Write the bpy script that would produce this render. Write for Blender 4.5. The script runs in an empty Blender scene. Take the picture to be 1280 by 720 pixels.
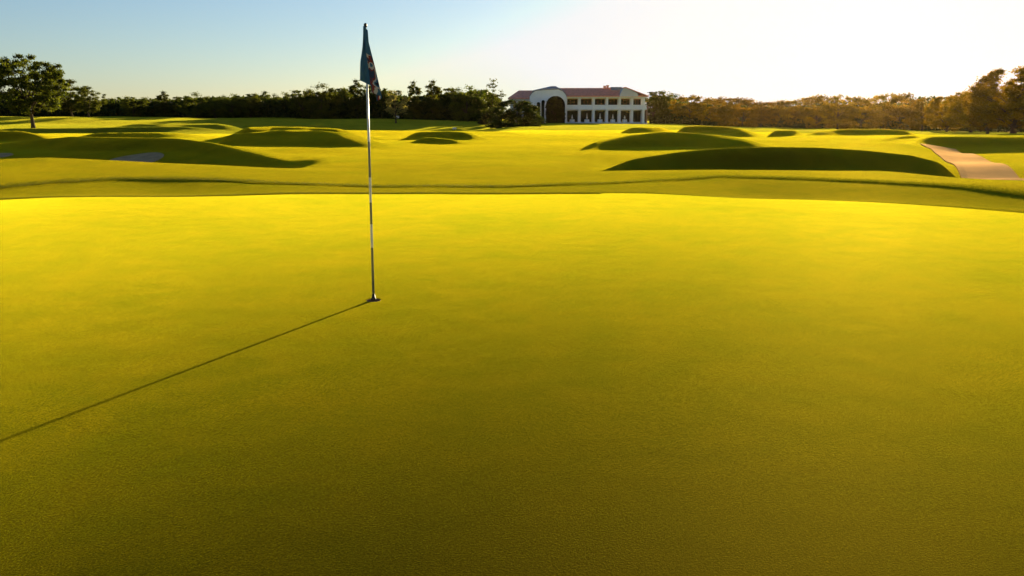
import bpy, math, random
import numpy as np
from mathutils import Vector

random.seed(7)
rng = np.random.default_rng(11)
S = bpy.context.scene
COL = S.collection
PI = math.pi
R = math.radians

# ------------------------------------------------------------------ camera frame
F = 1108.0                 # focal length for a 1280 px wide picture
PITCH = math.atan(211.0 / F)
CAMZ = 1.40
CP, SP = math.cos(PITCH), math.sin(PITCH)

def ray(px, py):
    u, v = px - 640.0, 360.0 - py
    yy = F * CP + v * SP
    zz = -F * SP + v * CP
    return u / yy, zz / yy            # X/Y and Z/Y slopes

def at(px, py, Y):
    t, s = ray(px, py)
    return Vector((t * Y, Y, CAMZ + s * Y))

def ground0(px, py, z=0.0):
    t, s = ray(px, py)
    Y = (z - CAMZ) / s
    return t * Y, Y

# ------------------------------------------------------------------ sun
SUN_AZ = R(21.8)           # to the right of +Y
SUN_EL = R(8.5)

# ------------------------------------------------------------------ small helpers
def link(o, parent=None):
    COL.objects.link(o)
    if parent is not None:
        o.parent = parent
    return o

def tag(o, label=None, cat=None, group=None, kind=None):
    if label: o['label'] = label
    if cat: o['category'] = cat
    if group: o['group'] = group
    if kind: o['kind'] = kind
    return o

def empty(name, loc=(0, 0, 0), rz=0.0):
    o = bpy.data.objects.new(name, None)
    o.empty_display_size = 0.2
    o.location = loc
    o.rotation_euler = (0, 0, rz)
    return link(o)

def mesh_np(name, verts, faces, mat=None, parent=None, smooth=True, mats=None, midx=None):
    """verts (n,3); faces (m,k) array of quads or tris, or list of lists"""
    me = bpy.data.meshes.new(name)
    if isinstance(faces, np.ndarray):
        k = faces.shape[1]
        me.vertices.add(len(verts))
        me.vertices.foreach_set('co', np.asarray(verts, dtype=np.float32).ravel())
        me.loops.add(faces.size)
        me.loops.foreach_set('vertex_index', faces.astype(np.int32).ravel())
        me.polygons.add(len(faces))
        me.polygons.foreach_set('loop_start', np.arange(0, faces.size, k, dtype=np.int32))
        me.polygons.foreach_set('loop_total', np.full(len(faces), k, dtype=np.int32))
        me.update(calc_edges=True)
    else:
        me.from_pydata([tuple(v) for v in verts], [], faces)
        me.update()
    me.polygons.foreach_set('use_smooth', np.full(len(me.polygons), smooth, dtype=bool))
    for m in (mats or ([mat] if mat else [])):
        me.materials.append(m)
    if midx is not None:
        me.polygons.foreach_set('material_index', np.asarray(midx, dtype=np.int32))
    o = bpy.data.objects.new(name, me)
    return link(o, parent)

class MB:
    """collects simple solids into ONE mesh"""
    def __init__(s): s.v = []; s.f = []
    def add(s, vs, fs):
        n = len(s.v); s.v += [tuple(p) for p in vs]; s.f += [[i + n for i in f] for f in fs]
    def box(s, x0, x1, y0, y1, z0, z1):
        s.add([(x0,y0,z0),(x1,y0,z0),(x1,y1,z0),(x0,y1,z0),(x0,y0,z1),(x1,y0,z1),(x1,y1,z1),(x0,y1,z1)],
              [[0,3,2,1],[4,5,6,7],[0,1,5,4],[1,2,6,5],[2,3,7,6],[3,0,4,7]])
        return s
    def prism(s, pts, y0, y1):
        """outline pts in x,z extruded from y0 to y1 (counter-clockwise seen from -y)"""
        n = len(pts)
        s.add([(x, y0, z) for x, z in pts] + [(x, y1, z) for x, z in pts],
              [list(range(n)), list(range(2*n-1, n-1, -1))] + [[(i+1) % n, i, n+i, n+(i+1) % n] for i in range(n)])
        return s
    def tube(s, pts, radii, seg=10, cap=True):
        rings = []
        for i, p in enumerate(pts):
            p = Vector(p)
            d = (Vector(pts[min(i+1, len(pts)-1)]) - Vector(pts[max(i-1, 0)])).normalized()
            a = Vector((0, 1, 0)) if abs(d.y) < 0.8 else Vector((1, 0, 0))
            x = d.cross(a).normalized(); y = d.cross(x).normalized()
            rings.append([p + (x*math.cos(2*PI*k/seg) + y*math.sin(2*PI*k/seg)) * radii[i] for k in range(seg)])
        vs = [q for r_ in rings for q in r_]
        fs = [[i*seg+k, i*seg+(k+1) % seg, (i+1)*seg+(k+1) % seg, (i+1)*seg+k] for i in range(len(pts)-1) for k in range(seg)]
        if cap:
            fs += [list(range(seg-1, -1, -1)), [(len(pts)-1)*seg+k for k in range(seg)]]
        s.add(vs, fs); return s
    def build(s, name, mat, parent=None, smooth=False):
        return mesh_np(name, s.v, s.f, mat, parent, smooth)

# ------------------------------------------------------------------ node helpers
class NT:
    def __init__(s, tree): s.t = tree; s.n = tree.nodes; s.l = tree.links
    def node(s, kind, **kw):
        n = s.n.new(kind)
        for k, v in kw.items():
            if k in ('inp',):
                for a, b in v.items():
                    if isinstance(b, bpy.types.NodeSocket): s.l.new(b, n.inputs[a])
                    else: n.inputs[a].default_value = b
            else: setattr(n, k, v)
        return n
    def math(s, op, a, b=0.0, clamp=False):
        n = s.n.new('ShaderNodeMath'); n.operation = op; n.use_clamp = clamp
        for i, q in enumerate((a, b)):
            if isinstance(q, bpy.types.NodeSocket): s.l.new(q, n.inputs[i])
            else: n.inputs[i].default_value = q
        return n.outputs[0]
    def noise(s, vec, scale, detail=3.0, rough=0.5, dist=0.0):
        n = s.node('ShaderNodeTexNoise', inp={'Scale': scale, 'Detail': detail, 'Roughness': rough, 'Distortion': dist})
        s.l.new(vec, n.inputs['Vector']); return n.outputs['Fac']
    def ramp(s, fac, stops):
        n = s.n.new('ShaderNodeValToRGB'); s.l.new(fac, n.inputs[0])
        e = n.color_ramp.elements
        while len(e) < len(stops): e.new(0.5)
        for i, (p, c) in enumerate(stops):
            e[i].position = p; e[i].color = (c, c, c, 1) if isinstance(c, (int, float)) else (*c, 1)
        return n.outputs[0]
    def mix(s, fac, a, b, mode='MIX'):
        n = s.n.new('ShaderNodeMix'); n.data_type = 'RGBA'; n.blend_type = mode
        for i, q in ((0, fac), (6, a), (7, b)):
            if isinstance(q, bpy.types.NodeSocket): s.l.new(q, n.inputs[i])
            elif isinstance(q, (int, float)): n.inputs[i].default_value = q
            else: n.inputs[i].default_value = (*q, 1)
        return n.outputs[2]

def new_mat(name):
    m = bpy.data.materials.new(name); m.use_nodes = True
    m.node_tree.nodes.clear()
    t = NT(m.node_tree)
    t.out = t.node('ShaderNodeOutputMaterial')
    return m, t

def simple(name, col, rough=0.7, metal=0.0, var=0.12, scale=3.0, bump=0.0, bscale=30.0, spec=0.12):
    m, t = new_mat(name)
    tc = t.node('ShaderNodeTexCoord').outputs['Object']
    f = t.noise(tc, scale, 5, 0.6)
    dark = tuple(c * (1 - var) for c in col); lite = tuple(min(1, c * (1 + var)) for c in col)
    c = t.ramp(f, [(0.3, dark), (0.7, lite)])
    p = t.node('ShaderNodeBsdfPrincipled', inp={'Base Color': c, 'Roughness': rough, 'Metallic': metal, 'Specular IOR Level': spec})
    if bump:
        b = t.node('ShaderNodeBump', inp={'Strength': bump, 'Distance': 0.02, 'Height': t.noise(tc, bscale, 4)})
        t.l.new(b.outputs[0], p.inputs['Normal'])
    t.l.new(p.outputs[0], t.out.inputs[0])
    return m

# ------------------------------------------------------------------ grass
SHEENC = (0.92, 0.77, 0.02)
def grass_mat(name, c_lo, c_hi, gloss_col, gloss, rough, coarse, bumpd, fine_amp=0.35, sheen=SHEENC):
    """turf: mottled diffuse blades plus the broad forward sheen of many upright leaf blades seen against the sun"""
    m, t = new_mat(name)
    pos = t.node('ShaderNodeNewGeometry').outputs['Position']
    big = t.noise(pos, 0.45 * coarse, 5, 0.6, 0.4)
    mid = t.noise(pos, 2.6 * coarse, 4, 0.6, 0.3)
    soft = t.noise(pos, 3.0 * coarse, 1, 0.4)
    fine = t.noise(pos, 110.0 * coarse, 3, 0.8)
    fine2 = t.noise(pos, 240.0 * coarse, 3, 0.8)
    a = t.math('ADD', t.math('MULTIPLY', big, 0.50), t.math('MULTIPLY', mid, 0.5))
    base = t.ramp(a, [(0.40, c_lo), (0.60, c_hi)])
    fm = t.ramp(fine, [(0.30, 1.0 - fine_amp), (0.70, 1.0 + fine_amp)])
    fm2 = t.ramp(fine2, [(0.32, 1.0 - fine_amp * 1.25), (0.68, 1.0 + fine_amp)])
    base = t.mix(1.0, base, fm, 'MULTIPLY')
    base = t.mix(1.0, base, fm2, 'MULTIPLY')
    h = t.math('ADD', t.math('MULTIPLY', fine, 1.0), t.math('MULTIPLY', fine2, 0.5))
    b1 = t.node('ShaderNodeBump', inp={'Strength': 1.0, 'Distance': bumpd, 'Height': h})
    b0 = t.node('ShaderNodeBump', inp={'Strength': 0.5, 'Distance': bumpd * 2.2, 'Height': soft, 'Normal': b1.outputs[0]})
    d = t.node('ShaderNodeBsdfDiffuse', inp={'Color': base, 'Roughness': 0.6, 'Normal': b0.outputs[0]})
    # upright blades: their own sideways normals catch and pass the low sun
    wn = t.node('ShaderNodeTexWhiteNoise', noise_dimensions='3D')
    q = t.node('ShaderNodeVectorMath', operation='SCALE', inp={0: pos}); q.inputs[3].default_value = 400.0
    t.l.new(q.outputs[0], wn.inputs['Vector'])
    ang = t.math('MULTIPLY', wn.outputs['Value'], 2 * PI)
    cn = t.node('ShaderNodeCombineXYZ', inp={0: t.math('COSINE', ang), 1: t.math('SINE', ang), 2: 0.25})
    gc = t.mix(1.0, base, gloss_col, 'MULTIPLY')
    tr = t.node('ShaderNodeBsdfTranslucent', inp={'Color': gc, 'Normal': cn.outputs[0]})
    sc = t.mix(1.0, t.mix(1.0, fm2, fm, 'MULTIPLY'), sheen, 'MULTIPLY')
    sc = t.mix(1.0, sc, t.ramp(a, [(0.38, (0.80, 0.90, 0.8)), (0.62, (1.08, 1.03, 1.0))]), 'MULTIPLY')
    sh = t.node('ShaderNodeBsdfSheen', inp={'Color': sc, 'Roughness': rough, 'Normal': b0.outputs[0]})
    ad = t.node('ShaderNodeAddShader'); t.l.new(d.outputs[0], ad.inputs[0]); t.l.new(tr.outputs[0], ad.inputs[1])
    mx = t.node('ShaderNodeMixShader', inp={0: gloss})
    t.l.new(ad.outputs[0], mx.inputs[1]); t.l.new(sh.outputs[0], mx.inputs[2])
    gl = t.node('ShaderNodeBsdfGlossy', inp={'Color': (0.75, 0.60, 0.05, 1), 'Roughness': 0.68, 'Normal': b0.outputs[0]})
    m2 = t.node('ShaderNodeMixShader', inp={0: 0.028})
    t.l.new(mx.outputs[0], m2.inputs[1]); t.l.new(gl.outputs[0], m2.inputs[2])
    t.l.new(m2.outputs[0], t.out.inputs[0])
    return m

M = {}
M['green'] = grass_mat('putting_turf', (0.010, 0.056, 0.0040), (0.026, 0.070, 0.0040), (0.20, 0.38, 0.3), 0.84, 0.21, 1.0, 0.0024, 0.55, (0.93, 0.81, 0.02))
M['fairway'] = grass_mat('fairway_turf', (0.034, 0.064, 0.0080), (0.125, 0.130, 0.0080), (0.95, 0.82, 0.30), 0.86, 0.27, 0.35, 0.02, 0.5, (1.0, 0.82, 0.02))
M['rough'] = grass_mat('rough_turf', (0.026, 0.060, 0.0100), (0.085, 0.120, 0.0140), (0.50, 0.60, 0.30), 0.62, 0.30, 0.22, 0.03, 0.5, (0.78, 0.72, 0.04))
M['collar'] = grass_mat('collar_turf', (0.024, 0.048, 0.0040), (0.080, 0.095, 0.0050), (0.55, 0.55, 0.3), 0.70, 0.28, 0.5, 0.015)  # longer grass, with the slope's shade also put into its darker tone
M['sand'] = simple('bunker_sand', (0.40, 0.27, 0.14), 0.95, 0, 0.20, 3.0, 0.6, 14, spec=0.0)
M['path'] = simple('path_concrete', (0.80, 0.48, 0.16), 0.9, 0, 0.14, 0.9, 0.3, 40, spec=0.0)

# ------------------------------------------------------------------ terrain
def sstep(a, b, x):
    t_ = np.clip((x - a) / (b - a), 0, 1)
    return t_ * t_ * (3 - 2 * t_)

ph = rng.uniform(0, 2 * PI, 64); an = rng.normal(0, 1, (64, 2)); fr = rng.uniform(0.6, 1.5, 64)
def wob(x, y, lam, ax=1.0, n=9, off=0):
    z = np.zeros_like(x)
    for i in range(n):
        j = (i + off) % 64
        ca, sa = an[j] / (np.linalg.norm(an[j]) + 1e-6)
        z = z + np.sin((ca * x / ax + sa * y) * 2 * PI / lam * fr[j] + ph[j])
    return z / math.sqrt(n)

FARX = np.array([-400, 0, 400, 560, 700, 800, 950, 1100, 1280, 1700])
FARY = np.array([146, 146.5, 148, 151, 154.5, 155.5, 159.5, 162, 165, 165])
FARAZ = np.arctan([(ray(a, 150)[0]) for a in FARX])
FARZ = np.array([CAMZ + ray(640, y)[1] * d for y, d in zip(FARY, (180, 180, 180, 180, 212, 215, 235, 240, 240, 240))])

def pts_polar(pts):
    az, r, z, wf = [], [], [], []
    for p in pts:
        t, s = ray(p[0], p[1])
        az.append(math.atan(t)); r.append(math.hypot(t * p[2], p[2])); z.append(CAMZ + s * p[2])
    return np.array(az), np.array(r), np.array(z)

RIDGES = [   # crest points (px, py, depth), front width, back width, end tapers
    # left foreground swell
    dict(p=[(-300,206,24),(0,200,24),(60,198,24),(150,202,23.5),(250,208,23),(340,213,23),(430,219,22.5),(520,224,22),(600,227,22)], wf=9.0, wb=5.5, t=(0.0,0.25)),
    # mound behind with the bunker
    dict(p=[(-80,186,40),(0,180,40),(50,175,40),(90,171.5,39),(150,172.5,38),(220,173.5,37.5),(265,179,36.5),(310,187,35.5),(360,197,34),(420,206,33),(470,210,32)], wf=3.4, wb=6.0, t=(0.05,0.25)),
    # dark mound behind, far left
    dict(p=[(-120,166,54),(-40,163.5,54),(20,164,54),(60,166,53),(110,170,52)], wf=4.2, wb=8.0, t=(0.1,0.4)),
    dict(p=[(60,169.5,62),(120,166.5,62),(200,165.8,62),(280,168.5,62)], wf=3.4, wb=9.0, t=(0.3,0.3)),
    dict(p=[(-60,160.5,90),(60,160.5,90),(150,159,92),(240,158.5,92),(330,159,92)], wf=5.0, wb=12.0, t=(0.2,0.3)),
    dict(p=[(120,155.0,135),(180,154.5,135),(290,154.5,135),(330,155,135)], wf=9.0, wb=15.0, t=(0.3,0.3)),
    # mound at x 300-480
    dict(p=[(255,171,44),(300,167,45),(350,163,46),(400,164,46),(450,168,45),(510,176,43)], wf=5.0, wb=7.0, t=(0.15,0.35)),
    dict(p=[(270,163,58),(310,159.5,59),(340,158.5,60),(380,159,60),(430,161.5,60),(480,165,58)], wf=5.0, wb=9.0, t=(0.2,0.3)),
    # long low swell closing the centre
    dict(p=[(330,165,66),(400,163,66),(470,163.3,66),(540,164,66),(600,164.6,66),(650,165,66),(700,165.5,66)], wf=16.0, wb=8.0, t=(0.2,0.2)),
    # centre small mound
    dict(p=[(490,168,56),(530,165,56),(560,164,56),(590,166,55),(625,170,54)], wf=3.6, wb=8.0, t=(0.25,0.35)),
    dict(p=[(505,173,49),(540,172.2,49),(575,175.5,48),(600,178,47)], wf=1.8, wb=5.0, t=(0.3,0.4)),
    # clubhouse knoll
    dict(p=[(560,157,175),(640,155.2,185),(700,154.3,190),(760,154.6,190),(830,156.5,185),(900,159,180)], wf=45.0, wb=60.0, t=(0.3,0.4)),
    dict(p=[(770,160.5,92),(800,159,92),(830,159.6,92),(850,160.5,92)], wf=4.5, wb=12.0, t=(0.3,0.3)),
    # right mounds
    dict(p=[(715,183,42),(750,177,43.5),(790,169,45),(830,165.3,46),(870,167,46),(910,171.5,45),(960,179,43),(1000,183,42)], wf=4.6, wb=7.0, t=(0.12,0.25)),
    dict(p=[(690,217,29),(740,210,29.5),(800,198,30.5),(850,190.5,31.5),(900,186,32),(960,184.2,32),(1020,185,32),(1080,188.5,32),(1140,195,31),(1190,208,29.5),(1215,217,28.5)], wf=3.4, wb=5.0, t=(0.22,0.08)),
    dict(p=[(840,159,78),(870,157.2,80),(905,158.4,80),(935,162.5,77),(965,167,74)], wf=4.2, wb=9.0, t=(0.15,0.3)),
    dict(p=[(955,163.5,74),(985,162.5,75),(1010,163.5,75)], wf=3.5, wb=9.0, t=(0.3,0.3)),
    dict(p=[(995,169,66),(1025,164,68),(1060,161.5,70),(1100,161.5,70),(1130,163,70),(1160,166,70)], wf=3.6, wb=9.0, t=(0.15,0.2)),
    dict(p=[(975,179,50),(1010,175.8,50),(1055,178,49),(1110,184,47)], wf=2.2, wb=6.0, t=(0.2,0.4)),
    dict(p=[(1095,176,56),(1125,170.5,58),(1160,169,60)], wf=1.8, wb=5.0, t=(0.2,0.3)),
    dict(p=[(1128,178,51),(1165,171,52),(1230,170,53),(1300,170,53),(1380,170.5,53)], wf=4.2, wb=9.0, t=(0.12,0.2)),
    # near lit strip on the right
    dict(p=[(560,226,21.5),(700,219,22),(900,215.5,22.5),(1000,216.5,22.5),(1100,220,22.0),(1190,225,21.5),(1280,231,21),(1400,236,20.5)], wf=3.2, wb=4.0, t=(0.3,0.0)),
]
HOLLOWS = [  # centre points (px, py seen-through, depth), z, front/back half widths
    dict(p=[(-200,0,31),(0,0,31.5),(100,0,31.5),(220,0,31),(330,0,29.5),(420,0,29)], z=-0.62, wf=6.0, wb=6.0, t=(0,0.2)),
    dict(p=[(215,0,122),(300,0,122),(450,0,122),(560,0,122),(660,0,122)], z=-0.85, wf=44.0, wb=60.0, t=(0.25,0.2)),
    dict(p=[(690,0,26.5),(800,0,26.8),(900,0,27),(1000,0,27),(1100,0,27),(1200,0,26.5),(1300,0,26),(1400,0,26)], z=-0.78, wf=3.6, wb=14.0, t=(0.14,0)),
    dict(p=[(1120,0,47),(1170,0,47),(1240,0,47),(1330,0,47),(1450,0,47)], z=-0.46, wf=11.0, wb=9.0, t=(0.3,0.2)),
    dict(p=[(1110,0,37),(1170,0,37),(1240,0,37),(1330,0,37),(1450,0,37)], z=-0.42, wf=8.0, wb=9.0, t=(0.3,0.2)),
    dict(p=[(1090,0,25),(1200,0,25),(1300,0,25),(1420,0,25)], z=-0.34, wf=6.0, wb=4.0, t=(0.5,0)),
    dict(p=[(800,0,18.2),(900,0,18.2),(1000,0,17.9),(1100,0,17.3),(1200,0,16.6),(1280,0,16.0),(1400,0,15.2)], z=-0.20, wf=2.4, wb=3.4, t=(0.35,0)),
    dict(p=[(-200,0,16.6),(0,0,17.2),(150,0,17.6),(260,0,17.6),(380,0,17.4)], z=-0.11, wf=2.2, wb=3.0, t=(0,0.4)),
]
GREEN_PX = [(0,251.5),(80,248),(150,246),(300,243.5),(480,242),(640,241.5),(800,241.5),(900,243),(1000,247),(1100,253),(1200,260),(1280,266.5)]
FRINGE_PX = [(0,238),(80,232.5),(150,229.5),(240,230.5),(340,233),(480,235),(640,234.5),(760,231.5),(850,227),(900,224.5),(1000,226),(1100,229.5),(1200,234),(1280,240)]
APRON_PX = [(760,247.5),(840,252),(900,258),(1000,265),(1100,274),(1200,286),(1280,297)]

def edge_polar(px, sides):
    d = dict(sides)
    for a, b in px:
        X, Y = ground0(a, b)
        d[math.degrees(math.atan2(X, Y))] = math.hypot(X, Y)
    k = sorted(d)
    return np.radians(k), np.array([d[i] for i in k])

G_AZ, G_R = edge_polar(GREEN_PX, {-180:9,-150:9,-120:9.5,-90:11,-65:13.5,-45:15.8,45:12.6,60:11.2,90:9.6,120:9,150:8.8,180:9})
F_AZ, F_R = edge_polar(FRINGE_PX, {-180:12,-120:12.5,-90:13.5,-65:16,-45:18.5,45:16.4,60:15,90:13,120:12,180:12})
A_AZ, A_R = edge_polar(APRON_PX, {-180:7,-90:7,-60:8,-40:24,-30:30,0:30,45:9.6,60:8.6,90:7.6,180:7})
def curve_r(az, A, Rr):
    return np.interp(az, A, Rr)

CUPX, CUPY = ground0(467, 375)
TZERO = 0.0
def terrain(x, y):
    x = np.asarray(x, float); y = np.asarray(y, float)
    r = np.hypot(x, y); az = np.arctan2(x, y)
    zfar = np.interp(az, FARAZ, FARZ)
    left = 1 - sstep(-0.10, 0.04, az)
    w = sstep(60, 250, r) * (1 - left) + left * sstep(148, 177, r)
    z = zfar * w + 0.105 * wob(x, y, 13, 1.8, off=3) * sstep(20, 34, r)
    z = z + 0.028 * wob(x, y, 5.5, 1.9, off=31) * sstep(19, 26, r) * (1 - sstep(60, 100, r))
    z = z + 0.13 * wob(x, y, 26, 2.6, off=17) * sstep(48, 80, r) * (1 - 0.6 * sstep(120, 260, r))
    z = z + 0.020 * wob(x, y, 7.5, 1.3, n=6, off=40) * sstep(1, 6, r) * (1 - sstep(15, 18, r))
    # far land rises gently
    z = z + 6.0 * sstep(700, 2600, r)
    for h in HOLLOWS:
        a, rr, _ = pts_polar([(p[0], 200, p[2]) for p in h['p']])
        rc = np.interp(az, a, rr)
        d = r - rc
        prof = np.where(d < 0, 1 - sstep(0, h['wf'], -d), 1 - sstep(0, h['wb'], d))
        span = a[-1] - a[0]
        tp = np.ones_like(az)
        if h['t'][0]: tp = tp * sstep(a[0], a[0] + span * h['t'][0], az)
        if h['t'][1]: tp = tp * (1 - sstep(a[-1] - span * h['t'][1], a[-1], az))
        tp = tp * sstep(-1.35, -0.8, az) * (1 - sstep(0.8, 1.35, az))
        z = z + (h['z'] - z) * prof * tp
    zb = z.copy()
    for h in RIDGES:
        a, rr, zz = pts_polar(h['p'])
        rc = np.interp(az, a, rr); zc = np.interp(az, a, zz)
        d = r - rc
        d = np.where(d < 0, d * (1 + 0.22 * np.clip(wob(x, y, 7.0, 1.0, 5, off=int(rr.mean() * 3) % 40), -1.5, 1.5)), d)
        # rounded crown: short flat cap, then a smooth face
        prof = np.where(d < 0, 1 - sstep(-0.30, 1.0, -d / (h['wf'] * 0.72)), 1 - sstep(-0.30, 1.0, d / h['wb']))
        prof = prof / float(1 - sstep(-0.30, 1.0, np.array(0.0)))
        skirt = np.where(d < 0, np.exp(-(d / (h['wf'] * 1.15)) ** 2), np.exp(-(d / (h['wb'] * 1.3)) ** 2))
        prof = 0.74 * prof + 0.26 * skirt
        span = a[-1] - a[0]
        tp = ((az > a[0]) & (az < a[-1])).astype(float)
        if h['t'][0]: tp = tp * sstep(a[0], a[0] + span * h['t'][0], az)
        else: tp = np.where(az <= a[0], sstep(-1.3, -0.75, az), tp)
        if h['t'][1]: tp = tp * (1 - sstep(a[-1] - span * h['t'][1], a[-1], az))
        else: tp = np.where(az >= a[-1], 1 - sstep(0.75, 1.3, az), tp)
        zr = zb + (zc - zb) * prof * tp
        k = 0.06 * np.clip(prof * tp * 8, 1e-3, 1)
        dz = zr - z
        z = np.where(dz > k, zr, np.where(dz > -k, z + (dz + k) ** 2 / (4 * k), z))
        z = np.where(prof * tp <= 1e-4, np.minimum(z, z), z)
    z = z - TZERO * (1 - sstep(15, 26, r))
    # turf steps
    rf = curve_r(az, F_AZ, F_R) + 0.05 * wob(x, y, 1.7, off=5)
    rg = curve_r(az, G_AZ, G_R)
    z = z + 0.014 * sstep(-0.06, 0.10, r - rf) + 0.014 * sstep(-0.03, 0.06, r - rg) - 0.004
    return z

TZERO = float(terrain(np.array([CUPX]), np.array([CUPY]))[0]) + 0.003
# smooth max above lifts flat ground by k/4 where nothing stands; keep it consistent everywhere (same function for all)
def build_grid(name, rs, azs, mat, keep=None, closed=False):
    A, Q = np.meshgrid(azs, rs)
    x = Q * np.sin(A); y = Q * np.cos(A); z = terrain(x, y)
    n, m = len(rs), len(azs)
    V = np.stack([x, y, z], -1).reshape(-1, 3)
    i, j = np.meshgrid(np.arange(n - 1), np.arange(m - 1 if not closed else m), indexing='ij')
    j2 = (j + 1) % m
    f = np.stack([i*m+j, i*m+j2, (i+1)*m+j2, (i+1)*m+j], -1).reshape(-1, 4)[:, ::-1]
    if keep is not None:
        c = V[f].mean(1)
        f = f[keep(c)]
        used = np.unique(f); mp = np.zeros(len(V), int); mp[used] = np.arange(len(used)); V = V[used]; f = mp[f]
    return mesh_np(name, V, f, mat)

azs = np.radians(np.concatenate([np.arange(-180, -40, 2.0), np.arange(-40, 40, 0.1), np.arange(40, 180, 2.0)]))
rs = np.concatenate([np.arange(6, 11, 0.5), np.arange(11, 21, 0.045), np.arange(21, 47, 0.11), np.arange(47, 130, 0.42),
                     np.arange(130, 360, 1.6), np.geomspace(360, 4200, 26)])
def outside_green(c):
    r = np.hypot(c[:, 0], c[:, 1]); az = np.arctan2(c[:, 0], c[:, 1])
    return r > curve_r(az, G_AZ, G_R) - 0.25
BUNK = dict()
def on_collar(c):
    r = np.hypot(c[:, 0], c[:, 1]); az = np.arctan2(c[:, 0], c[:, 1])
    return (r > curve_r(az, G_AZ, G_R) - 0.25) & (r < curve_r(az, F_AZ, F_R) + 0.05 * wob(c[:, 0], c[:, 1], 1.7, off=5))
collar = build_grid('collar', rs, azs, M['collar'], on_collar, closed=True)
tag(collar, 'shade-darkened band of longer grass round the putting green', None, None, 'structure')
def on_rough(c):
    x, y = c[:, 0], c[:, 1]
    return np.hypot(x, y) > 104 + 9 * wob(x, y, 60, off=12) + 0.8 * wob(x, y, 5, off=22)
tag(build_grid('rough', rs, azs, M['rough'], on_rough, closed=True), 'longer greener rough grass of the far course', None, None, 'structure')
ground = build_grid('fairway', rs, azs, M['fairway'], lambda c: outside_green(c) & ~on_collar(c) & ~on_rough(c), closed=True)
tag(ground, 'rolling mown fairway and rough with low mounds', None, None, 'structure')

# putting green: rings that grow out from the cup so the hole is really open
def green_sheet():
    nA = 720
    th = np.linspace(-PI, PI, nA, endpoint=False)
    dx, dy = np.sin(th), np.cos(th)
    # distance from the cup to the outline along each direction
    lo = np.zeros(nA); hi = np.full(nA, 60.0)
    for _ in range(40):
        mid = (lo + hi) / 2
        X, Y = CUPX + dx * mid, CUPY + dy * mid
        ins = np.hypot(X, Y) < curve_r(np.arctan2(X, Y), G_AZ, G_R) + 0.01
        lo = np.where(ins, mid, lo); hi = np.where(ins, hi, mid)
    ks = np.concatenate([[0.0], np.geomspace(0.002, 1.0, 170)])
    Q = 0.054 + ks[:, None] * (lo[None, :] - 0.054)
    x = CUPX + dx * Q; y = CUPY + dy * Q
    z = terrain(x, y)
    rg = curve_r(np.arctan2(x, y), G_AZ, G_R); r = np.hypot(x, y)
    z = z - 0.014 * sstep(-0.03, 0.06, r - rg) + 0.003      # the green stays low; the collar steps up round it
    az = np.arctan2(x, y)
    ra = curve_r(az, A_AZ, A_R)
    z = z + 0.012 * sstep(0, 0.07, r - ra)
    z[0] -= 0.004
    n, m = Q.shape
    V = np.stack([x, y, z], -1).reshape(-1, 3)
    i, j = np.meshgrid(np.arange(n - 1), np.arange(m), indexing='ij'); j2 = (j + 1) % m
    f = np.stack([i*m+j, i*m+j2, (i+1)*m+j2, (i+1)*m+j], -1).reshape(-1, 4)[:, ::-1]
    o = mesh_np('putting_green', V, f, M['green'])
    tag(o, 'smooth closely mown putting green in the foreground', None, None, 'structure')
green_sheet()
CUPZ = float(terrain(np.array([CUPX]), np.array([CUPY]))[0]) + 0.003
def tz(x, y): return float(terrain(np.array([x]), np.array([y]))[0])

#@@OBJECTS@@
# ------------------------------------------------------------------ materials for the objects
def leaf_mat(name, dark, lite, trans, warm=(0.0, 0.0, 0.0)):
    m, t = new_mat(name)
    at_ = t.node('ShaderNodeAttribute', attribute_name='tint').outputs['Fac']
    oi = t.node('ShaderNodeObjectInfo').outputs['Random']
    c = t.ramp(at_, [(0.0, dark), (1.0, lite)])
    hs = t.node('ShaderNodeHueSaturation', inp={'Hue': t.math('ADD', 0.488, t.math('MULTIPLY', oi, 0.024)), 'Saturation': 1.0,
                'Value': t.math('ADD', 0.8, t.math('MULTIPLY', oi, 0.4)), 'Color': c})
    d = t.node('ShaderNodeBsdfPrincipled', inp={'Base Color': hs.outputs[0], 'Roughness': 0.6, 'Specular IOR Level': 0.08})
    tc = t.mix(1.0, hs.outputs[0], trans, 'MULTIPLY')
    tr = t.node('ShaderNodeBsdfTranslucent', inp={'Color': tc})
    mx = t.node('ShaderNodeMixShader', inp={0: 0.45})
    t.l.new(d.outputs[0], mx.inputs[1]); t.l.new(tr.outputs[0], mx.inputs[2]); t.l.new(mx.outputs[0], t.out.inputs[0])
    return m
M['leaf'] = leaf_mat('oak_leaves', (0.016, 0.025, 0.005), (0.064, 0.076, 0.012), (3.4, 3.0, 0.8))
M['leaf_pale'] = leaf_mat('pale_leaves', (0.10, 0.10, 0.035), (0.22, 0.20, 0.08), (2.0, 1.7, 0.8))
M['leaf_glow'] = leaf_mat('glow_tinted_leaves', (0.034, 0.036, 0.003), (0.130, 0.112, 0.005), (5.2, 3.2, 0.3))  # warm backlight glow of the right-hand trees put into the leaf colour
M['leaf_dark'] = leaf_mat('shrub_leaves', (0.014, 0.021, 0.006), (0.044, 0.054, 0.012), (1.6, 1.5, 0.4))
M['bark'] = simple('bark', (0.085, 0.060, 0.040), 0.95, 0, 0.35, 6, 0.6, 20)
M['white_wall'] = simple('white_stucco', (0.84, 0.86, 0.88), 0.9, 0, 0.05, 0.6, 0.2, 12)
M['grey_shade_wall'] = simple('grey_shade_stucco', (0.58, 0.60, 0.63), 0.9, 0, 0.06, 0.6)  # grey stucco; on the left wing the tone stands in for shade
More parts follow.
